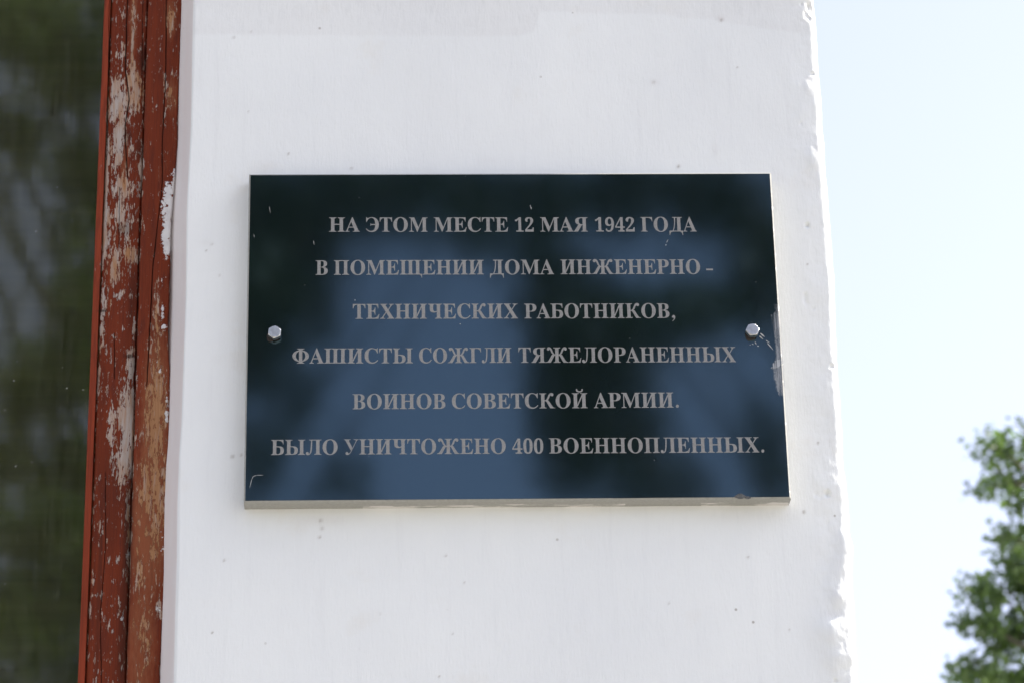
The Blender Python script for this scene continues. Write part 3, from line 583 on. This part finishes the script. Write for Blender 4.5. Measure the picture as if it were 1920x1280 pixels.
KLEG = [[(196, 236), (262, 254), (318, 232), (352, 176), (405, 92), (444, 42), (474, 22), (512, 17), (512, 0), (358, 0), (316, 66), (268, 152), (238, 202), (200, 226)]]
CYR['К'] = (505, [STEM, KARM, KLEG])
def mirx(sh, c): return [[(2*c-x, y) for x, y in l][::-1] for l in sh]
CYR['Ж'] = (716, [shift(STEM, 230), shift(KARM, 214), shift(KLEG, 208), mirx(shift(KARM, 214), 358), mirx(shift(KLEG, 208), 358)])
CYR['Ч'] = (478, [shift(STEM, 222), [curve([(16, 455, S1), (16, 439, S1), (50, 434), (70, 418), (75, 385), (76, 300), (90, 232), (135, 196), (205, 186), (265, 196), (310, 216, S1), (310, 246, S1), (265, 226), (222, 226), (192, 250), (182, 300), (182, 385), (188, 418), (206, 434), (236, 439, S1), (236, 455, S1)], 5)]])
CYR['У'] = (470, [[[(4, 439), (212, 439), (212, 455), (4, 455)]], [[(22, 441), (44, 426), (60, 398), (218, 118), (268, 196), (166, 395), (166, 426), (186, 441)]],
                  [[(312, 439), (466, 439), (466, 455), (312, 455)]], [curve([(352, 441, S1), (376, 425), (374, 395), (350, 345), (228, 110), (185, 48), (150, 32), (132, 52), (112, 76), (76, 78), (52, 50), (58, 10), (96, -12), (146, -6), (196, 30), (246, 106), (396, 392), (424, 428), (448, 441, S1)], 5)]])
CYR['Ф'] = (570, [shift(STEM, 157), [ell(285, 228, 258, 178, 36), ell(285, 228, 148, 154, 30)[::-1]]])
CYR['.'] = (200, [[ell(100, 42, 48, 48)]])
CYR[','] = (200, [[curve([(60, 60), (100, 92), (142, 74), (158, 30), (140, -30), (88, -84), (62, -98, S1), (54, -86, S1), (88, -58), (106, -22), (104, 0), (66, 8), (48, 34)])]])
CYR['-'] = (230, [rect(30, 112, 200, 162)])

def glyph_points(word):
    pen = 0; shapes = []
    for ch in word:
        adv, shs = CYR[ch]
        for k, sh in enumerate(shs): shapes.append((k, shift(sh, pen)))
        pen += adv
    xs = [p[0] for _, sh in shapes for l in sh for p in l]
    return shapes, min(xs), max(xs)
def build_line(words, label):
    """words: (text, left edge, right edge, baseline left, baseline right, cap height px) measured on the stone"""
    cu = bpy.data.curves.new('tmp', 'CURVE'); cu.dimensions = '2D'; cu.fill_mode = 'FRONT'
    layers = {}
    for (txt, l, r, bl, br, tl) in words:
        A = at(l, bl, YF); B = at(r, br, YF); T = at(l, tl, YF)
        ax, az, bx, bz = A.x, A.z-PZ, B.x, B.z-PZ; cap = T.z-A.z
        shapes, x0, x1 = glyph_points(txt); sx = (bx-ax)/(x1-x0)
        for k, sh in shapes:
            for lp in sh:
                layers.setdefault(k, []).append([(ax+(x-x0)*sx, az+(bz-az)*((x-x0)/(x1-x0))+y/455*cap) for x, y in lp])
    V = []; F = []
    for k, loops in layers.items():
        cu = bpy.data.curves.new('tmp', 'CURVE'); cu.dimensions = '2D'; cu.fill_mode = 'BOTH'; cu.extrude = .00008
        for lp in loops:
            s = cu.splines.new('POLY'); s.points.add(len(lp)-1); s.use_cyclic_u = True
            s.points.foreach_set('co', [c for x, z in lp for c in (x, z, 0, 1)])
        o = bpy.data.objects.new('tmp', cu); me = o.to_mesh(); b = len(V)
        V += [(v.co.x, YF-.00009-.000025*k-v.co.z, v.co.y) for v in me.vertices]; F += [tuple(b+i for i in p.vertices) for p in me.polygons]
        o.to_mesh_clear(); bpy.data.objects.remove(o); bpy.data.curves.remove(cu)
    o = mesh_obj('inscription_line', V, F, LETTER, PL); o['label'] = label
    return o
# the six lines: word, left, right, baseline at left, baseline at right, height of the capitals' top at left
TEXT = [
 [('НА', 617, 674.4, 435, 435, 408.4), ('ЭТОМ', 686, 802, 435, 435, 408.3), ('МЕСТЕ', 813.5, 953, 435, 434.9, 408.2), ('12', 966, 1001, 434.9, 434.9, 408.1), ('МАЯ', 1013.3, 1102.6, 434.8, 434.8, 408), ('1942', 1116, 1190.3, 434.7, 434.7, 407.8), ('ГОДА', 1201.7, 1306.5, 434.7, 434.6, 407.6)],
 [('В', 591.6, 614.6, 515.8, 515.8, 488.6), ('ПОМЕЩЕНИИ', 625.9, 907.5, 515.7, 514.9, 488.5), ('ДОМА', 918.7, 1039, 514.8, 514.6, 487.6), ('ИНЖЕНЕРНО', 1051.4, 1313.3, 514.5, 513.9, 487.2), ('-', 1324.5, 1337.2, 513.9, 513.9, 486.8)],
 [('ТЕХНИЧЕСКИХ', 661.5, 971.4, 598.1, 597.3, 570.4), ('РАБОТНИКОВ,', 983.4, 1266.2, 597.2, 596.4, 569.8)],
 [('ФАШИСТЫ', 548, 774.3, 681, 680.4, 653.2), ('СОЖГЛИ', 785.8, 959.2, 680.3, 679.6, 652.4), ('ТЯЖЕЛОРАНЕННЫХ', 972.4, 1380.2, 679.6, 678.3, 651.4)],
 [('ВОИНОВ', 661, 835.4, 766.5, 765.6, 738.4), ('СОВЕТСКОЙ', 847.4, 1102, 765.5, 764.3, 737.5), ('АРМИИ.', 1113.7, 1273, 764.2, 763.2, 736)],
 [('БЫЛО', 508, 633, 852.2, 851.4, 824), ('УНИЧТОЖЕНО', 645, 948.5, 851.3, 849.7, 822.8), ('400', 960.8, 1019, 849.7, 849.3, 821.3), ('ВОЕННОПЛЕННЫХ.', 1029.8, 1433.2, 849.2, 847.2, 820.8)]]
for i, wl in enumerate(TEXT):
    build_line(wl, 'grey line reading ' + ' '.join(w[0] for w in wl))

# hexagon bolts
def bolt(px, py, rot, tilt):
    p = at(px, py, YF-.0085); x, z = p.x, p.z-PZ
    r = .0079; h0, h1 = -.0030, -.0092
    V = []; F = []
    for (rr, y) in ((r, h0), (r, h1+.0007)):
        for k in range(6): a = rot+k*math.pi/3; V.append((rr*math.cos(a), y, rr*math.sin(a)))
    n = 36
    # chamfer: the top ring lies on the circle through the flats
    for k in range(n):
        a = rot+k*2*math.pi/n; V.append((r*.84*math.cos(a), h1, r*.84*math.sin(a)))
    for k in range(n):
        a = rot+k*2*math.pi/n; V.append((r*.74*math.cos(a), h1-.00015, r*.74*math.sin(a)))
    for k in range(6):
        F.append((k, (k+1) % 6, 6+(k+1) % 6, 6+k))
        s = 12+k*6
        F.append(tuple([6+k, 6+(k+1) % 6]+[12+(k*6+q) % n for q in range(6, -1, -1)]))
    for k in range(n): F.append((12+k, 12+(k+1) % n, 12+n+(k+1) % n, 12+n+k))
    F.append(tuple(12+n+k for k in range(n))[::-1])
    b = mesh_obj('bolt', V, F, STEEL, PL); b.location = (x, YF, z); b.rotation_euler = (tilt, 0, tilt*.6)
    m = b.modifiers.new('b', 'BEVEL'); m.width = .0003; m.segments = 2; m.limit_method = 'ANGLE'
    V = [(.0040*math.cos(a), y, .0040*math.sin(a)) for y in (.002, -.0040) for a in [k*math.pi/8 for k in range(16)]]
    mesh_obj('shank', V, [(k, (k+1) % 16, 16+(k+1) % 16, 16+k) for k in range(16)], STEEL, b)
    # chipped rim of the drilled hole
    V = []
    for k in range(32):
        a = k*math.pi/16; w = .0074+.0012*math.sin(a*2.3+px)+.0005*math.sin(5*a)
        V.append((w*math.cos(a)-.0012, -.00012, w*math.sin(a)-.0012))
    V += [(0, .0, 0)]
    hole = mesh_obj('drilled_hole', V, [(k, (k+1) % 32, 32) for k in range(32)], RUST, PL); hole.location = (x, YF, z)
bolt(514.5, 622, math.radians(24), .03); bolt(1411.5, 618.5, math.radians(4), -.04)

# whitewash smeared over the right rim and scratched flecks
def smear_mat():
    m = Mat('whitewash_smear', .8, .3); m.col((.50, .51, .52))
    s = m.ramp(m.noise(1.0, 4, .6, stretch=(420, 10, 16)), [(.34, 0.0), (.62, 1.0)])
    tr = m.n('BsdfTransparent'); mx = m.n('MixShader'); m.l(m.math('MULTIPLY', s, m.attr('thick')), mx.inputs[0])
    m.l(tr.outputs[0], mx.inputs[1]); m.l(m.b.outputs[0], mx.inputs[2]); m.l(mx.outputs[0], m.nt.nodes['Material Output'].inputs[0])
    return m.m
SM = smear_mat()
def smear(keys, name='whitewash_smear', lift=.0002):
    """keys: (row py, left px, right px, thickness)"""
    V = []; T = []; n = 9; R_ = []
    for (a, b) in zip(keys[:-1], keys[1:]):
        for q in range(8):
            t = q/8; R_.append(tuple(a[i]+(b[i]-a[i])*t for i in range(4)))
    R_.append(keys[-1])
    for py, l, r, th in R_:
        l2 = l+1.2*math.sin(py*.9)+.8*math.sin(py*.37)
        for k in range(n):
            t = k/(n-1); p = at(l2+(r-l2)*t, py, YF-lift); V.append((p.x, p.y, p.z-PZ)); T.append(th*(.85 if 0 < k < n-1 else .35))
    return mesh_obj(name, V, grid_faces(len(R_), n)[:, ::-1], SM, PL, True, {'thick': T})
smear([(570, 1452, 1459, .10), (585, 1453, 1460.5, .35), (592, 1445, 1461, .55), (610, 1449, 1463, .75), (640, 1453, 1466, .6), (674, 1454, 1468.5, .62)])
smear([(674, 1456, 1468.6, 1.0), (680, 1449, 1469, 1.1), (688, 1446, 1460, 1.1), (691, 1447, 1452, .5)], lift=.0004)
smear([(684, 1449, 1469.5, .55), (705, 1450, 1470.5, .62), (722, 1455, 1471.5, .62), (734, 1457, 1470, .45), (742, 1461, 1468, .15)])
def fleck(x0, y0, x1, y1, w, th=.8):
    n = (y1-y0, x0-x1); L = math.hypot(*n) or 1; n = (n[0]/L*w/2, n[1]/L*w/2)
    V = []
    for (x, y, s) in ((x0, y0, 1), (x0, y0, -1), ((x0+x1)/2, (y0+y1)/2, -1.3), (x1, y1, -.2), (x1, y1, .2), ((x0+x1)/2, (y0+y1)/2, 1.3)):
        p = at(x+n[0]*s, y+n[1]*s, YF-.0002); V.append((p.x, p.y, p.z-PZ))
    return V
FL = [(1426, 625, 1434, 632, 2), (1424, 630, 1431, 636, 1.6), (1436, 638, 1444, 643, 1), (1439, 643, 1450, 656, 1.4), (1416, 641, 1418, 646, 1.5), (1410, 644, 1413, 646, 1), (1420, 648, 1423, 649, 1.5), (1406, 646, 1408, 647, 1),
      (994, 385, 996, 393, .8), (996, 393, 997, 388, .6), (475, 892, 482, 890, .8), (482, 890, 494, 890, .7), (475, 892, 472, 898, .8), (472, 898, 468, 914, .8), (505, 388, 507, 400, .7), (588, 452, 589, 460, .7), (476, 440, 477, 446, .6), (1248, 459, 1249.5, 460.5, 1.6), (1250, 455, 1253, 449, .8), (665, 562.5, 666.5, 563.5, 1.6), (862, 607, 864, 608, 1.3)]
SCR = m_simple('pale_scratch', (.30, .29, .27), (.5, .5, .48), 300)
for f_ in FL: mesh_obj('scratch', fleck(*f_), [tuple(range(6))], SCR, PL)
V = []; F = []
for (x, y, w, h) in ((1388, 929.5, 11, 4.5), (1402, 932, 6, 2.5)):
    b = len(V)
    for k in range(14):
        a = k*2*math.pi/14; p = at(x+w*math.cos(a)*(1+.15*math.sin(3*a)), y+h*math.sin(a)*(1+.2*math.cos(4*a)), YF-.0002); V.append((p.x, p.y, p.z-PZ))
    F.append(tuple(range(b, b+14)))
mesh_obj('chip', V, F, m_simple('chipped_granite', (.05, .05, .05), (.16, .16, .15), 500, .9), PL)

# ------------------------------------------------------------------ trees
def tube(V, F, pts, radii, n=7):
    base0 = len(V)
    for i, (p, r) in enumerate(zip(pts, radii)):
        d = (pts[min(i+1, len(pts)-1)]-pts[max(i-1, 0)]).normalized()
        u = d.cross(Vector((.31, .95, .05))).normalized(); w = d.cross(u)
        for k in range(n): a = 2*math.pi*k/n; q = p+(u*math.cos(a)+w*math.sin(a))*r; V.append(tuple(q))
    for i in range(len(pts)-1):
        for k in range(n): a = base0+i*n; F.append((a+k, a+(k+1) % n, a+n+(k+1) % n, a+n+k))
def tree(name, label, cat, base, height, clumps, leaf, mat, trunk_r=.16, seed=1, group=None, twigs=()):
    """clumps: (centre, radius vector, number of leaves); every clump hangs on a limb of its own"""
    r_ = np.random.default_rng(seed); rd = random.Random(seed)
    t = empty(name, base, label, cat, group); B = Vector(base)
    V, F = [], []
    top = B+Vector((0, 0, height*.9))
    tp = [B+(top-B)*k/9+Vector((math.sin(k*1.3+seed)*.06*k/4, math.cos(k*1.1)*.05*k/4, 0)) for k in range(10)]
    tube(V, F, tp, [trunk_r*(1-.09*k) for k in range(10)], 10)
    for (c, rv, n) in clumps:
        if rv[0] < .09: continue
        k = max(2, min(8, int((c.z-B.z-1.2)/height/.9*9)-1)); s = tp[k]
        mid = s.lerp(c, .5)+Vector((0, 0, .12)); e = c
        tube(V, F, [s, s.lerp(mid, .6), mid, mid.lerp(e, .6), e], [.036*trunk_r/.2, .028*trunk_r/.2, .020*trunk_r/.2, .012*trunk_r/.2, .004], 5)
    for a_, b_ in twigs: m0 = a_.lerp(b_, .5)+Vector((0, 0, .012)); tube(V, F, [a_+(a_-b_)*1.5-Vector((0, 0, .1)), a_, m0, b_], [.009, .006, .004, .0015], 4)
    mesh_obj('trunk', V, F, BARK, t, True, offset=base)
    Vs, Ts, Tw = [], [], []
    for (c, rv, n) in clumps:
        # twigs radiate out of the clump, leaves sit along them
        m_ = max(3, n//14)
        d = r_.normal(size=(m_, 3)); d /= np.linalg.norm(d, axis=1)[:, None]
        ln = r_.uniform(.45, 1.12, m_)**.8
        tips = d*ln[:, None]*np.array(rv)
        idx = r_.integers(0, m_, n); u = r_.uniform(.25, 1.0, n)
        pos = np.array(c)+tips[idx]*u[:, None]+r_.normal(size=(n, 3))*leaf*.75
        sz = leaf*r_.uniform(.6, 1.15, n)
        nn = r_.normal(size=(n, 3))+np.array([0, -.1, .55]); nn /= np.linalg.norm(nn, axis=1)[:, None]
        a = np.cross(nn, r_.normal(size=(n, 3))); a /= np.linalg.norm(a, axis=1)[:, None]; b = np.cross(nn, a)
        S_ = sz[:, None]
        # five pointed, slightly folded leaf
        pts = [pos-a*S_*.5, pos-b*S_*.40+nn*S_*.10-a*S_*.05, pos-b*S_*.16+a*S_*.12, pos+a*S_*.62, pos+b*S_*.16+a*S_*.12, pos+b*S_*.40+nn*S_*.10-a*S_*.05]
        Vs.append(np.stack(pts, 1).reshape(-1, 3)); tone = np.clip(r_.normal(.45, .28, n), 0, 1); Ts.append(np.repeat(tone, 6))
    A = np.concatenate(Vs); T = np.concatenate(Ts); N = len(A)//6; i0 = np.arange(N)*6
    fa = np.stack([i0, i0+1, i0+2, i0+3], 1); fb = np.stack([i0, i0+3, i0+4, i0+5], 1)
    mesh_obj('crown', A, np.concatenate([fa, fb]), mat, t, False, {'tone': T}, offset=base)
    return t

# the maple whose left edge shows behind the corner of the house
YT = 9.0
CL = [(1905, 1275, 62), (1852, 1262, 36), (1803, 1262, 22), (1780, 1275, 12), (1905, 1190, 58), (1850, 1125, 32), (1808, 1103, 14), (1818, 1170, 12), (1842, 830, 9), (1852, 838, 12), (1824, 1110, 12), (1838, 1108, 18), (1848, 915, 12), (1806, 1166, 9), (1842, 1172, 34), (1800, 1168, 11), (1912, 1090, 52), (1893, 1008, 28), (1866, 1004, 12), (1905, 940, 30), (1880, 912, 26), (1845, 913, 14), (1880, 855, 24), (1862, 832, 14), (1840, 832, 7), (1918, 850, 26), (1922, 806, 10), (1925, 880, 30), (1900, 1050, 34), (1925, 1000, 40), (1940, 1150, 60), (1870, 1215, 30)]
clumps = []
SPRIGS = [(1786, 1095, 1860, 1118), (1783, 1164, 1850, 1178), (1815, 926, 1880, 905), (1826, 829, 1875, 850), (1778, 1256, 1840, 1268), (1800, 1235, 1850, 1262), (1856, 1004, 1895, 1010), (1905, 795, 1925, 840), (1835, 1210, 1880, 1190), (1850, 1050, 1900, 1075), (1838, 1080, 1880, 1110), (1850, 880, 1890, 900), (1775, 1278, 1830, 1285)]
for (px, py, r) in CL:
    c = at(px+10, py, YT+random.uniform(-.25, .25)); s = r/FPX*(YT+3.1)/math.cos(PITCH)*.80
    clumps.append((c, (s, s*1.1, s*.95), int(20+900*(s/.12)**2*.46)))
twigs = []
for (ax, ay, bx, by) in SPRIGS:      # leafy shoots that reach out of the crown
    yy = YT+random.uniform(-.15, .15); p0 = at(ax+8, ay, yy); p1 = at(bx+12, by, yy); twigs.append((p1, p0))
    for q in range(6):
        t = q/5; s = .012+.030*t; clumps.append((p0.lerp(p1, t), (s, s, s), int(5+9*t)))
rr = random.Random(5)
TBASE = at(2780, 1280, YT); TB = (TBASE.x, YT, 0)
for k in range(150):
    a = rr.uniform(0, 2*math.pi); zz = rr.uniform(2.6, 8.6); R0 = 1.28*math.sin(math.pi*min(1, (zz-1.6)/8.2))**.6
    q = rr.uniform(.3, 1)**.5*R0
    c = Vector((TB[0]+q*math.cos(a)*1.0, YT+q*math.sin(a), zz)); s = rr.uniform(.22, .42)
    clumps.append((c, (s, s, s*.8), 240))
tree('maple_tree', 'leafy green maple standing beyond the sunlit corner of the wall', 'tree', TB, 8.4, clumps, 0.042, LEAF, .15, 4, None, twigs)

# trees of the yard on this side, which the polished stone and the glass mirror
YR = -10.0
def mclumps(lst, Y=YR, plane=YF, dens=1.0):
    out = []
    for (px, py, rx, ry) in lst:
        c = mirror_at(px, py, Y+random.uniform(-.6, .6), plane); k = (abs(Y)+3.1)/FPX/math.cos(PITCH)
        out.append((c, (rx*k*.85, .3, ry*k*.85), int(dens*10+dens*rx*ry*.085)))
    return out
def filler(base, z0, z1, R, n, seed, skip):
    rr = random.Random(seed); out = []
    for k in range(n):
        a = rr.uniform(0, 2*math.pi); zz = rr.uniform(z0, z1); q = rr.uniform(.2, 1)**.5*R*math.sin(math.pi*min(1, max(.05, (zz-z0+.6)/(z1-z0+1.2))))**.6
        c = Vector((base[0]+q*math.cos(a), base[1]+q*math.sin(a), zz))
        if skip(c): continue
        s = rr.uniform(.35, .6); out.append((c, (s, s, s*.8), 170))
    return out
def seen_at(c, plane):      # where the mirror plane shows the point c, in photo pixels
    q = Vector((c.x, 2*plane-c.y, c.z))-CAM_LOC; f = q.dot(FWD)
    return 960+FPX*q.dot(RT)/f, 640-FPX*q.dot(UP)/f
def gap(c):                 # the crowns leave the sky open here
    x, y = seen_at(c, YF); u, v = seen_at(c, YG); m_ = 230
    return (440-m_ < x < 1500+m_ and 320-m_ < y < 950+m_) or (-m_ < u < 190+m_ and 300-m_ < v < 860+m_)
LA = [(560, 760, 36, 24), (640, 900, 50, 20), (500, 850, 26, 40), (480, 380, 120, 80), (560, 450, 90, 90), (480, 560, 110, 90), (470, 690, 70, 50), (620, 380, 110, 60), (760, 350, 110, 60), (900, 360, 110, 60), (470, 640, 90, 60), (560, 520, 50, 50), (880, 440, 60, 22), (740, 400, 80, 26), (600, 590, 30, 30), (640, 340, 100, 50)]
LB = [(1040, 370, 110, 60), (1180, 360, 120, 70), (1330, 370, 120, 80), (1420, 460, 90, 80), (1000, 460, 40, 50), (1030, 540, 50, 60), (1060, 620, 75, 60), (1050, 700, 60, 60), (1050, 800, 60, 60), (1080, 700, 60, 60), (1080, 790, 70, 60), (1080, 880, 80, 50), (1180, 620, 100, 45), (1290, 590, 90, 50), (1400, 560, 80, 50), (1120, 560, 30, 50), (1170, 700, 50, 40), (1200, 800, 60, 50), (1200, 900, 60, 30), (1440, 800, 30, 30), (1450, 890, 40, 40), (1290, 905, 50, 16)]
bA = mirror_at(250, 700, YR); bB = mirror_at(1640, 700, YR-1.5)
tree('lime_tree', 'tall dark leafy tree in the yard mirrored in the left half of the plaque', 'tree', (bA.x, YR, 0), 9.6, mclumps(LA)+filler((bA.x, YR), 3.0, 10.2, 2.3, 150, 8, gap), .085, LEAF_D, .2, 6, 'yard trees mirrored in the plaque and the window')
tree('lime_tree', 'tall dark leafy tree in the yard mirrored in the right half of the plaque', 'tree', (bB.x, YR-.5, 0), 10.5, mclumps(LB)+filler((bB.x, YR-.5), 3.0, 11.5, 2.4, 150, 9, gap), .085, LEAF_D, .22, 7, 'yard trees mirrored in the plaque and the window')
# lighter tree that the window glass mirrors
LC = [(60, 60, 150, 60), (140, 150, 100, 50), (40, 260, 60, 40), (150, 330, 60, 60), (150, 560, 40, 120), (80, 680, 60, 30), (60, 740, 120, 40), (140, 700, 60, 60), (80, 1000, 130, 60), (60, 1150, 130, 80), (140, 1080, 80, 60), (150, 880, 60, 60), (20, 860, 60, 40), (150, 430, 20, 50)]
bC = mirror_at(-250, 900, YR+1, YG)
tree('young_birch', 'light green sunlit tree in the yard mirrored in the window glass', 'tree', (bC.x, YR+1, 0), 8.8, mclumps(LC, YR+1, YG, 1.2)+filler((bC.x, YR+1), 2.4, 9.5, 1.6, 120, 10, gap), .07, LEAF, .13, 8, 'yard trees mirrored in the plaque and the window')
